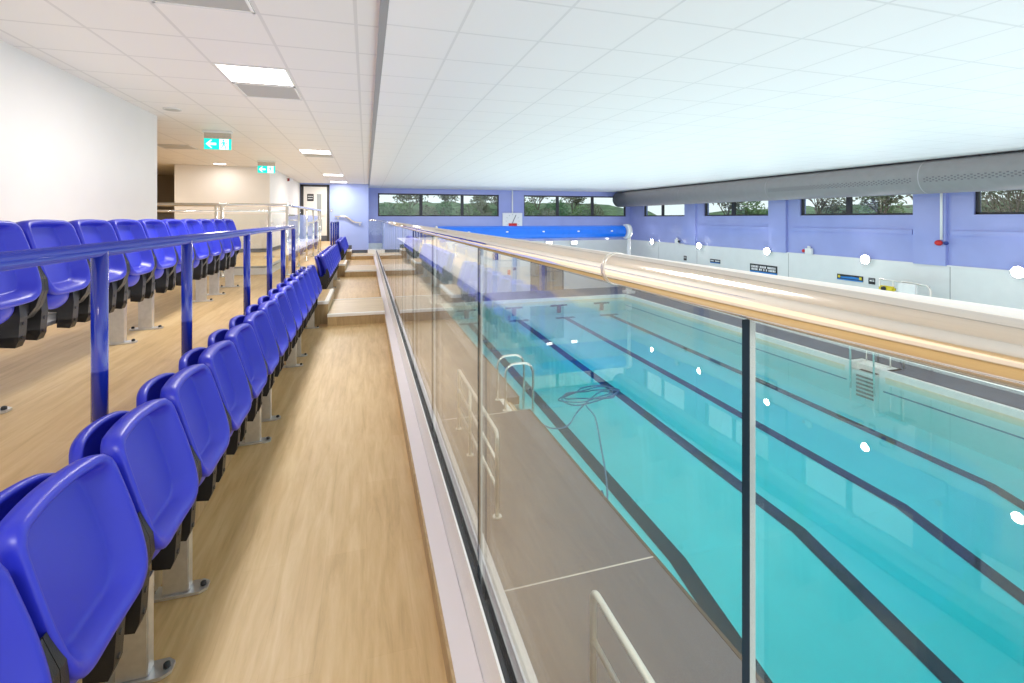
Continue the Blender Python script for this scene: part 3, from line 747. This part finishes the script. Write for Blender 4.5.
# signs on the white band of the long wall
def wall_sign(label, y0, y1, z0, z1, kind):
    yc, zc = (y0+y1)/2, (z0+z1)/2; h, v = abs(y1-y0)/2, abs(z1-z0)/2
    t = thing('wall_sign', label, 'sign', (XR-0.031, yc, zc))
    MB().box(-0.02, 0, -h, h, -v, v).build('plate', M['sign_black'], t)
    def row(z, hh, a=-0.9, b=0.9, m='sign_white'):
        lt = MB(); y = a*h
        while y < b*h:
            w = random.choice((0.05, 0.065, 0.08)); lt.box(-0.024, -0.02, y, min(b*h, y+w-0.018), z-hh, z+hh)
            y += w + (0.05 if random.random() < 0.2 else 0)
        lt.build('lettering', M[m], t)
    if kind == 'two':
        row(v*0.42, v*0.24); row(-v*0.20, v*0.24)
        MB().box(-0.023, -0.02, -h, h, -v, -v*0.62).build('blue_band', M['sign_blue'], t)
    elif kind == 'one':
        row(v*0.2, v*0.3)
        MB().box(-0.023, -0.02, -h, h, -v, -v*0.55).build('blue_band', M['sign_blue'], t)
    elif kind == 'stripe':
        MB().prism([(-h*0.85, -v*0.35), (h*0.6, -v*0.35), (h*0.85, v*0.1), (-h*0.2, v*0.5), (-h*0.85, v*0.3)], 'x', -0.023, -0.02).build('blue_stripe', M['sign_blue'], t)
        MB().box(-0.023, -0.02, -h, h, -v, -v*0.6).build('blue_stripe', M['sign_blue'], t)
        MB().box(-0.024, -0.02, -h*0.92, -h*0.74, -v*0.3, v*0.6).build('yellow_mark', M['yellow'], t)
        MB().box(-0.024, -0.02, h*0.74, h*0.92, -v*0.3, v*0.6).build('yellow_mark', M['yellow'], t)
    else:
        row(v*0.1, v*0.18)
        MB().box(-0.023, -0.02, -h*0.9, h*0.9, v*0.5, v*0.75).build('band', M['grey_trim'], t)
wall_sign('small black and blue sign with one white line on the long white wall', 16.37, 15.80, -0.20, -0.05, 'one')
wall_sign('large black sign with two white text lines and blue lower band on the long wall', 14.25, 13.05, -0.34, -0.04, 'two')
wall_sign('long black and blue striped sign with yellow end marks on the long wall', 10.87, 10.10, -0.20, -0.04, 'stripe')
wall_sign('tiny square black sign beside the striped sign', 9.94, 9.77, -0.22, -0.05, 'small')
wall_sign('tiny square black sign far along the wall near the corner floodlight', 18.06, 17.88, -0.24, -0.05, 'small')

def device(label, y, z, mcol):
    t = thing('wall_device', label, 'alarm', (XR-0.031, y, z))
    MB().bbox(-0.09, 0, -0.12, 0.12, -0.09, 0.09, 0.012).build('body', M['white_gloss'], t)
    MB().ball((-0.06, -0.16 if mcol == 'black' else 0.18, 0.0), 0.055, 1, 1, 1).build('beacon', M['gasket' if mcol == 'black' else 'red'], t)
    MB().cyl((-0.05, 0.0, 0.09), (-0.05, 0.0, 0.16), 0.045, 12).build('knob', M['white_gloss'], t)
device('white box with black beacon on the long wall near the far corner', 18.5, 0.56, 'black')
device('white box with small red beacon on the long wall between two floodlights', 11.79, 0.56, 'red')
t = thing('conduit', 'thin white vertical conduit with a red call point and blue knob on the lilac wall', 'conduit', (XR-0.001, 8.13, 0))
MB().cyl((-0.115, 0, 1.08), (-0.115, 0, ZC-0.04), 0.028, 10).build('pipe', M['white_gloss'], t)
MB().ball((-0.13, 0.05, 1.0), 0.075, 0.8, 1.15, 0.9).build('red_cap', M['red'], t)
MB().ball((-0.12, -0.10, 1.0), 0.05, 0.8, 1.1, 0.9).build('blue_knob', M['sign_navy'], t)
# pool chair with chrome frame parked on the deck by the long wall
t = thing('hoist_chair', 'white poolside seat on a chrome tube frame with yellow fittings before the long white wall', 'chair', (12.75, 8.65, ZD+0.0))
MB().bbox(-0.05, 0.02, -0.32, 0.12, 1.1, 1.99, 0.03).build('backrest', M['white_gloss'], t)
MB().bbox(-0.50, 0.0, -0.34, 0.34, 1.02, 1.10, 0.03).build('seat', M['white_gloss'], t)
MB().tube([(0.05, 0.10, 0.0), (0.05, 0.10, 1.88)] + arc((0.05, 0.10, 1.90), (0.05, 0.10, 2.02), (0.05, 0.0, 2.02)) + [(0.05, -0.40, 1.99)] + arc((0.05, -0.44, 1.99), (0.05, -0.55, 1.98), (0.05, -0.56, 1.82)) + [(0.05, -0.58, 0.0)], 0.026, 12).build('frame', M['steel_soft'], t)
MB().tube([(-0.45, 0.30, 0.0), (-0.45, 0.30, 1.02)], 0.022, 10).build('leg', M['steel_soft'], t)
MB().tube([(-0.45, -0.30, 0.0), (-0.45, -0.30, 1.02)], 0.022, 10).build('leg', M['steel_soft'], t)
MB().tube([(0.05, 0.12, 2.0), (0.05, 0.62, 2.01)], 0.02, 10).tube([(0.05, 0.28, 2.0), (0.05, 0.28, 1.40)], 0.02, 10).tube([(0.05, 0.62, 2.01), (0.05, 0.62, 1.5)], 0.02, 10).build('side_bar', M['steel_soft'], t)
MB().bbox(-0.03, 0.10, 0.22, 0.62, 1.72, 1.86, 0.04).build('yellow_fitting', M['yellow'], t)
MB().ball((-0.04, 0.46, 1.79), 0.06).build('knob', M['gasket'], t)

# ------------------------------------------------------------------ far wall: clock, door, posts
t = thing('pace_clock', 'square white pace clock with red lower panel on the lilac far wall between the windows', 'clock', (6.83, YF-0.001, 1.48))
MB().bbox(-0.50, 0.50, -0.08, 0, -0.44, 0.37, 0.015).build('case', M['white_gloss'], t)
tk = MB()
for i in range(12):
    a = i*PI/6; c, s_ = math.cos(a), math.sin(a)
    tk.tube([(0.30*c, -0.084, -0.03+0.30*s_), (0.35*c, -0.084, -0.03+0.30*s_+0.05*s_)], 0.010, 6)
tk.build('tick_marks', M['grey_trim'], t)
MB().tube([(-0.02, -0.090, -0.14), (0.17, -0.090, 0.27)], 0.022, 6).build('sweep_hand', M['grey_trim'], t)
MB().box(-0.20, 0.22, -0.10, -0.08, -0.33, -0.14).build('red_panel', M['red'], t)
t = thing('conduit', 'thin white conduit from the ceiling down to the square pace clock', 'conduit', (6.83, YF-0.001, 0))
MB().cyl((0, -0.04, 1.86), (0, -0.04, ZC-0.04), 0.035, 10).build('pipe', M['white_gloss'], t)
d = struct(MB().box(7.76, 7.84, YF-0.08, YF-0.031, ZD, 0.15).box(9.44, 9.52, YF-0.08, YF-0.031, ZD, 0.15).box(7.76, 9.52, YF-0.08, YF-0.031, 0.07, 0.15).build('door_3', M['dark_frame']))
MB().box(8.22, 8.50, YF-0.10, YF-0.031, ZD, 0.15).build('blue_jamb', M['sign_navy'], d)
MB().box(7.84, 8.22, YF-0.06, YF-0.032, ZD, 0.07).build('door_leaf', M['bronze_glass'], d)
q = MB().box(8.50, 9.44, YF-0.06, YF-0.032, ZD, 0.07).build('door_leaf', M['bronze_pane'], d)
MB().box(8.56, 9.38, YF-0.064, YF-0.06, -1.1, -1.04).box(8.92, 8.98, YF-0.064, YF-0.06, ZD, 0.07).build('glazing_bar', M['dark_frame'], d)
for (x, lab) in ((5.94, 'with a blue box on top'), (6.9, 'beside the bronze door')):
    t = thing('wall_post', 'pale blue slim post on the far wall '+lab, 'post', (x, YF-0.031, ZD), 'pale posts on the far wall')
    MB().bbox(-0.11, 0.11, -0.08, 0, 0.0, 1.95, 0.015).build('shaft', M['pale_blue'], t)
    if 'box' in lab:
        MB().bbox(-0.13, 0.13, -0.16, -0.08, 1.58, 1.92, 0.02).build('control_box', M['sign_navy'], t)
    else:
        MB().bbox(-0.06, 0.10, -0.13, -0.08, 1.05, 1.2, 0.02).build('control_box', M['sign_navy'], t)
t = thing('wall_hook', 'small red bracket on the far white wall beside the pale post', 'bracket', (6.65, YF-0.031, -1.05))
MB().bbox(-0.07, 0.07, -0.06, 0, -0.12, 0.12, 0.015).build('body', M['red'], t)
GS = 'small white flood lamps under the cover reel'
for k, x in enumerate((8.7, 10.05)):
    t = thing('wall_lamp', 'small white box lamp on the far wall under the blue reel, %s one' % ('nearer the clock', 'nearer the corner')[k], 'light', (x, YF-0.031, 0.36), GS)
    MB().bbox(-0.18, 0.18, -0.16, 0, -0.10, 0.10, 0.02).build('housing', M['white_gloss'], t)
    MB().box(-0.15, 0.15, -0.165, -0.16, -0.07, 0.07).build('lens', M['light_panel'], t)

# pool cover reel on two posts at the far end
t = thing('cover_reel', 'blue rolled pool cover on a high white reel across the far end of the pool', 'pool cover reel', (0, 20.55, 0))
rr = MB()
n_ = 10
ring = [(0.285*math.cos(2*PI*(k+.5)/n_), 0.96+0.285*math.sin(2*PI*(k+.5)/n_)) for k in range(n_)]
rr.prism(ring, 'x', 2.9, 11.75).build('rolled_cover', M['cover_blue'], t)
for x in (2.86, 11.95):
    fl = MB().tube([(x-0.10 if x > 5 else x-0.05, 0, 0.96), (x+0.10 if x > 5 else x+0.03, 0, 0.96)], 0.35 if x > 5 else 0.30, 28).build('end_flange', M['white_gloss'], t)
    xp = x+0.12 if x > 5 else x-0.08
    MB().tube([(xp, 0.02, ZD+0.05), (xp, 0.02, 0.96)], 0.085, 16).build('post', M['white_gloss'], t)
    MB().bbox(xp-0.22, xp+0.22, -0.22, 0.26, ZD, ZD+0.12, 0.02).tube([(xp, 0.02, ZD+0.1), (xp, 0.02, ZD+0.5)], 0.15, 16).build('foot', M['white_gloss'], t)
st = MB()
for x in (4.2, 5.9, 7.6, 9.3, 11.0): st.box(x-0.05, x+0.05, -0.29, -0.262, 0.97, 1.02)
st.build('strap', M['white_gloss'], t)

# ------------------------------------------------------------------ rails and ladders on the deck
def deck_rail(label, y_end, y_other, zt=-0.98, posts=()):
    t = thing('deck_railing', label, 'railing', (1.51, 0, ZD), 'three-bar steel railings on the pool deck')
    h = zt-ZD; s_ = 1 if y_other > y_end else -1
    pts = [(0, y_end, 0.0), (0, y_end, h-0.10)] + arc((0, y_end, h-0.08), (0, y_end, h), (0, y_end+0.08*s_, h)) + [(0, y_other-0.08*s_, h)] + arc((0, y_other-0.08*s_, h), (0, y_other, h), (0, y_other, h-0.08)) + [(0, y_other, 0)]
    MB().tube(pts, 0.024, 14).build('top_bar', M['steel_soft'], t)
    for z in (h*0.66, h*0.34):
        MB().tube([(0, y_end, z), (0, y_other, z)], 0.020, 12).build('cross_bar', M['steel_soft'], t)
    for y in (y_end, y_other) + tuple(posts):
        if y in posts: MB().tube([(0, y, 0), (0, y, h)], 0.022, 12).build('post', M['steel_soft'], t)
        MB().tube([(0, y, 0.001), (0, y, 0.014)], 0.055, 16).build('floor_flange', M['steel_soft'], t)
deck_rail('steel three-bar railing on the pool deck, the nearer of the two', 3.05, -1.2, posts=(1.0,))
deck_rail('steel three-bar railing on the pool deck, the farther one near the pool ladder', 5.62, 8.15, posts=(7.2,))

def pool_ladder(label, x, y0, y1, s_):
    """grab rails in loops from the deck over the edge into the water; s_ points from deck into the pool"""
    t = thing('pool_ladder', label, 'ladder', (x, 0, ZD), 'pool ladders with looped grab rails')
    for y in (y0, y1):
        pts = [(-0.46*s_, y, 0), (-0.46*s_, y, 0.62)] + arc((-0.46*s_, y, 0.64), (-0.46*s_, y, 0.86), (-0.26*s_, y, 0.86), 8) + arc((-0.12*s_, y, 0.86), (0.10*s_, y, 0.86), (0.09*s_, y, 0.55), 8) + [(0.07*s_, y, -0.62)]
        MB().tube(pts, 0.022, 14).build('grab_rail', M['steel'], t)
        MB().tube([(-0.46*s_, y, 0.001), (-0.46*s_, y, 0.014)], 0.055, 16).build('floor_flange', M['steel_soft'], t)
    return t
pool_ladder('chrome looped pool ladder rails at the near pool edge beside the deck', PX0, NY0+0.05, NY1-0.05, 1)
pool_ladder('chrome looped pool ladder rails at the far long edge under the handrail', PX1, RY0+0.06, RY1-0.06, -1)
t = bpy.data.objects.new('trim_recess_steps_near', None); COL.objects.link(t); t.location = (PX0, NY0, ZD); struct(t)
Lr = NY1-NY0
MB().box(-0.42, -0.30, 0.005, Lr-0.005, -0.9, -0.001).box(-0.30, -0.18, 0.005, Lr-0.005, -0.9, -0.09).box(-0.18, -0.05, 0.005, Lr-0.005, -0.9, -0.30).build('step_block', M['pool_tile'], t)
MB().box(-0.33, -0.295, 0.005, Lr-0.005, -0.012, 0.002).box(-0.21, -0.175, 0.005, Lr-0.005, -0.102, -0.088).build('tread_edge', M['oak_riser'], t)
t = bpy.data.objects.new('trim_recess_steps_long', None); COL.objects.link(t); t.location = (PX1, RY0, ZD); struct(t)
Lr = RY1-RY0
MB().box(0.20, 0.42, 0.005, Lr-0.005, -1.1, -0.03).box(0.02, 0.20, 0.005, Lr-0.005, -1.1, -0.16).build('step_block', M['pool_tile'], t)
sl = MB()
for k in range(6): sl.box(0.0, 0.019, 0.14, Lr-0.14, -0.30-0.095*k, -0.26-0.095*k)
sl.box(0.10, 0.199, 0.14, Lr-0.14, -0.16, -0.150).build('slat', M['edge_brown'], t)

# hose of a pool cleaner lying in the water
pts = []
ctrl = [(2.97, 5.75, ZD+0.01), (3.05, 5.75, ZW-0.02), (3.35, 6.35, ZW-0.03), (3.75, 7.3, ZW-0.04), (4.15, 8.3, ZW-0.03), (4.3, 9.0, ZW-0.02)]
for k in range(26):
    a = k*0.78; rad = 0.42+0.16*math.sin(k*1.7)
    ctrl.append((4.55+0.05*math.sin(k)+rad*1.25*math.cos(a), 9.35+0.12*math.sin(k*0.9)+rad*0.85*math.sin(a), ZW-0.02))
ctrl += [(4.0, 8.7, ZW-0.03), (3.5, 8.1, ZW-0.03), (3.2, 8.1, ZW-0.04), (3.1, 8.4, ZW-0.06)]
def catmull(c, n=5):
    c = [Vector(q) for q in c]; out = []
    for i in range(len(c)-1):
        p0, p1, p2, p3 = c[max(i-1,0)], c[i], c[i+1], c[min(i+2, len(c)-1)]
        for j in range(n):
            t_ = j/n
            out.append(0.5*((2*p1)+(p2-p0)*t_+(2*p0-5*p1+4*p2-p3)*t_*t_+(3*p1-p0-3*p2+p3)*t_**3))
    out.append(c[-1]); return out
o = MB().tube(catmull(ctrl), 0.013, 8).build('hose', M['hose'])
tag(o, 'thin blue hose coiled loosely in the pool water near the ladder', 'hose')

# ------------------------------------------------------------------ outside the windows
g = MB()
bv = []; bf = []
prof = [(0.6, -0.6), (2.0, 0.8), (3.5, 1.5), (5.5, 2.0), (9.0, 2.45), (14.0, 2.8)]
N = 40
for i in range(N+1):
    t_ = i/N
    for (dd, zz) in prof:
        jz = random.uniform(-0.12, 0.12)
        bv.append((-4 + 22*t_, YF+dd, zz+jz))
for i in range(N):
    for j in range(len(prof)-1):
        a = i*len(prof)+j; bf.append((a, a+1, a+1+len(prof), a+len(prof)))
g._add(bv, bf, True)
struct(g.build('ground_bank_far', M['bank']))
g = MB(); bv = []; bf = []
for i in range(N+1):
    t_ = i/N
    for (dd, zz) in prof:
        bv.append((XR+dd, -8 + 34*t_, zz*0.82+random.uniform(-0.12, 0.12)))
for i in range(N):
    for j in range(len(prof)-1):
        a = i*len(prof)+j; bf.append((a, a+1, a+1+len(prof), a+len(prof)))
g._add(bv, bf, True)
struct(g.build('ground_bank_side', M['bank']))

def leaf_cloud(n, sx, sy, sz, size):
    b = MB(); vs = []; fs = []
    for i in range(n):
        while True:
            p = Vector((random.uniform(-1,1), random.uniform(-1,1), random.uniform(0,1)))
            if p.length < 1: break
        p = Vector((p.x*sx, p.y*sy, p.z*sz))
        u = Vector((random.gauss(0,1), random.gauss(0,1), random.gauss(0,1))).normalized()
        w = u.orthogonal().normalized(); s_ = size*random.uniform(0.6, 1.3)
        o_ = len(vs); vs += [p-u*s_, p+w*s_*0.5, p+u*s_, p-w*s_*0.5]; fs.append((o_, o_+1, o_+2, o_+3))
    return b._add(vs, fs)
def bush(label, loc, m, sc, group):
    t = thing('bush', label, 'bush', loc, group)
    leaf_cloud(900, 0.95*sc, 0.95*sc, 1.3*sc, 0.085*sc).build('foliage', m, t)
    s = MB()
    for k in range(5): s.tube([(0,0,-0.25), (random.uniform(-.3,.3)*sc, random.uniform(-.3,.3)*sc, 0.7*sc)], [0.03, 0.01], 6)
    s.build('stems', M['bark'], t)
    return t
def tree(label, loc, h, leafy, group):
    t = thing('tree', label, 'tree', loc, group)
    b = MB(); tips = []
    def grow(p, d, L, r, lev):
        q = p + d*L
        b.tube([p, (p+q)/2+Vector((random.uniform(-.05,.05)*L, random.uniform(-.05,.05)*L, 0)), q], [r, r*0.85, r*0.65], 6 if lev else 8, cap=False)
        if lev == 4: tips.append(q); return
        for k in range(3 if lev else 5):
            nd = (d + Vector((random.uniform(-1,1), random.uniform(-1,1), random.uniform(-.1,.7)))*0.75).normalized()
            grow(p + d*L*random.uniform(0.55, 1.0), nd, L*random.uniform(0.6, 0.8), r*0.55, lev+1)
    grow(Vector((0,0,-0.4)), Vector((random.uniform(-.15,.15), random.uniform(-.15,.15), 1)), h*0.24, 0.055, 0)
    b.build('branches', M['bark'], t)
    if leafy:
        lc = MB(); vs = []; fs = []
        for q in tips:
            for i in range(3):
                p = q + Vector((random.gauss(0,.18), random.gauss(0,.18), random.gauss(0,.18)))
                u = Vector((random.gauss(0,1), random.gauss(0,1), random.gauss(0,1))).normalized(); w = u.orthogonal()
                s_ = 0.09; o_ = len(vs); vs += [p-u*s_, p+w*s_*.5, p+u*s_, p-w*s_*.5]; fs.append((o_, o_+1, o_+2, o_+3))
        lc._add(vs, fs).build('foliage', M['leaf_c'], t)
    return t
def bz(d): 
    for (a, za), (b, zb) in zip(prof, prof[1:]):
        if a <= d <= b: return za+(zb-za)*(d-a)/(b-a)
    return 2.9
pos_f = [(0.9,3.2),(1.9,4.4),(3.1,3.4),(4.2,4.6),(5.3,3.3),(6.2,4.8),(7.5,3.2),(9.0,4.2),(9.9,3.3),(11.0,4.6),(12.1,3.4),(13.3,4.4)]
side = [('first','second','third','fourth','fifth','sixth')]
for k, (x, d_) in enumerate(pos_f):
    if k < 6: lab = 'green bush on the bank outside the far window before the clock, %s along' % ORD[k]
    else: lab = 'green bush on the bank outside the far window beyond the clock, %s along' % ORD[k-6]
    bush(lab, (x, YF+d_, bz(d_)-0.15), M[('leaf_a','leaf_b','leaf_c')[k % 3]], random.uniform(0.72, 0.95), 'bushes outside the far windows')
tf = [(0.3,5.0),(2.4,5.6),(4.6,6.6),(7.0,6.0),(8.0,5.9),(10.3,5.9),(12.3,5.2)]
for k, (x, d_) in enumerate(tf):
    tree('thin tree with fine branches outside the far wall, %s from the gallery side' % ORD[k], (x, YF+d_, bz(d_)-0.3), 3.6, True, 'trees outside the far wall')
ps = [(21.6,6.6),(18.9,6.4),(16.4,6.6),(14.2,6.3),(12.1,6.6),(10.2,6.4),(8.2,6.7),(6.3,6.4)]
for k, (y, d_) in enumerate(ps):
    bush('leafy bush on the bank outside the long wall windows, %s from the far corner' % ORD[k], (XR+d_, y, bz(d_)*0.82-0.1), M[('leaf_b','leaf_a','leaf_c')[k % 3]], random.uniform(0.85, 1.1), 'bushes outside the long wall')
tl = [(20.2,4.2),(17.6,4.6),(15.2,4.2),(13.1,4.8),(11.2,4.2),(9.2,4.6),(7.3,4.2),(5.0,4.4)]
for k, (y, d_) in enumerate(tl):
    tree('bare branched tree outside the long wall windows, %s from the far corner' % ORD[k], (XR+d_, y, bz(d_)*0.82-0.3), 3.8, k % 3 == 0, 'trees outside the long wall')

# ------------------------------------------------------------------ light
def area(name, loc, sx, sy, power, col=(1,1,1), rot=(0,0,0)):
    l = bpy.data.lights.new(name, 'AREA'); l.shape = 'RECTANGLE'; l.size = sx; l.size_y = sy
    l.energy = power; l.color = col
    o = bpy.data.objects.new(name, l); COL.objects.link(o); o.location = loc; o.rotation_euler = rot
    return o
for k, y in enumerate((5.18, 10.8, 16.43, 19.6)):
    area('gallery_light', (-1.0075, y, ZC-0.02), 0.55, 0.55, 48, (1.0, 0.95, 0.89))
area('gallery_light', (-1.0075, -0.45, ZC-0.02), 0.55, 0.55, 50, (1.0, 0.95, 0.89))
area('gallery_light', (-3.55, 13.8, ZC-0.03), 0.25, 0.25, 8, (1.0, 0.92, 0.85))
area('gallery_fill_up', (-1.3, 7.0, 1.0), 2.4, 16, 66, (1.0, 0.95, 0.92), (PI, 0, 0))  # added soft fill facing up, no fitting stands here
area('corridor_fill', (-5.9, 12.5, ZC-0.05), 0.6, 0.6, 70, (1.0, 0.9, 0.78))  # invented lamp to lighten the dark corridor, no known source
area('pool_fill_down', (6.6, 9.0, ZC-0.06), 11.5, 25.0, 350, (1.0, 0.985, 0.985))  # added ceiling-sized fill standing in for the glow of a bright ceiling
area('pool_fill_up', (6.5, 9.0, -1.2), 9.0, 24.0, 670, (1.0, 0.965, 0.955), (PI, 0, 0))  # unseen upward fill above the water, added to brighten the pool ceiling
area('rear_fill', (4.0, -5.6, 0.8), 14.0, 4.0, 120, (0.95, 0.98, 1.0), (PI/2, 0, 0))  # added frontal fill behind the camera, not an actual window
for y in (20.585, 17.11, 13.52, 10.07, 6.76, 2.5, -1.5):
    l = bpy.data.lights.new('floodlight_beam', 'SPOT'); l.energy = 45; l.spot_size = math.radians(150); l.spot_blend = 0.8
    l.shadow_soft_size = 0.12; l.color = (1.0, 0.98, 0.95)
    o = bpy.data.objects.new('floodlight_beam', l); COL.objects.link(o); o.location = (XR-0.24, y, 0.50)
    o.rotation_euler = Vector((1, 0, -1.05)).to_track_quat('Z', 'Y').to_euler()

w = bpy.data.worlds.new('sky'); scene.world = w; w.use_nodes = True
bg = w.node_tree.nodes['Background']; bg.inputs['Color'].default_value = (0.70, 0.76, 0.80, 1); bg.inputs['Strength'].default_value = 1.45

# ------------------------------------------------------------------ camera
cam = bpy.data.cameras.new('camera'); co = bpy.data.objects.new('camera', cam); COL.objects.link(co)
cam.sensor_width = 36; cam.lens = 36*483/1024
cam.shift_y = -(341.5-218)/1024
cam.clip_start = 0.02; cam.clip_end = 200
co.location = (0, 0, 1.6); co.rotation_euler = (PI/2, 0, -math.radians(16.8))
scene.camera = co

scene.view_settings.view_transform = 'Standard'
scene.view_settings.look = 'None'
scene.view_settings.exposure = 0.1
scene.cycles.max_bounces = 10; scene.cycles.diffuse_bounces = 5; scene.cycles.glossy_bounces = 4
scene.cycles.transparent_max_bounces = 48; scene.cycles.transmission_bounces = 4
scene.cycles.caustics_reflective = False; scene.cycles.caustics_refractive = False
scene.cycles.sample_clamp_indirect = 4.0
scene.cycles.use_denoising = True
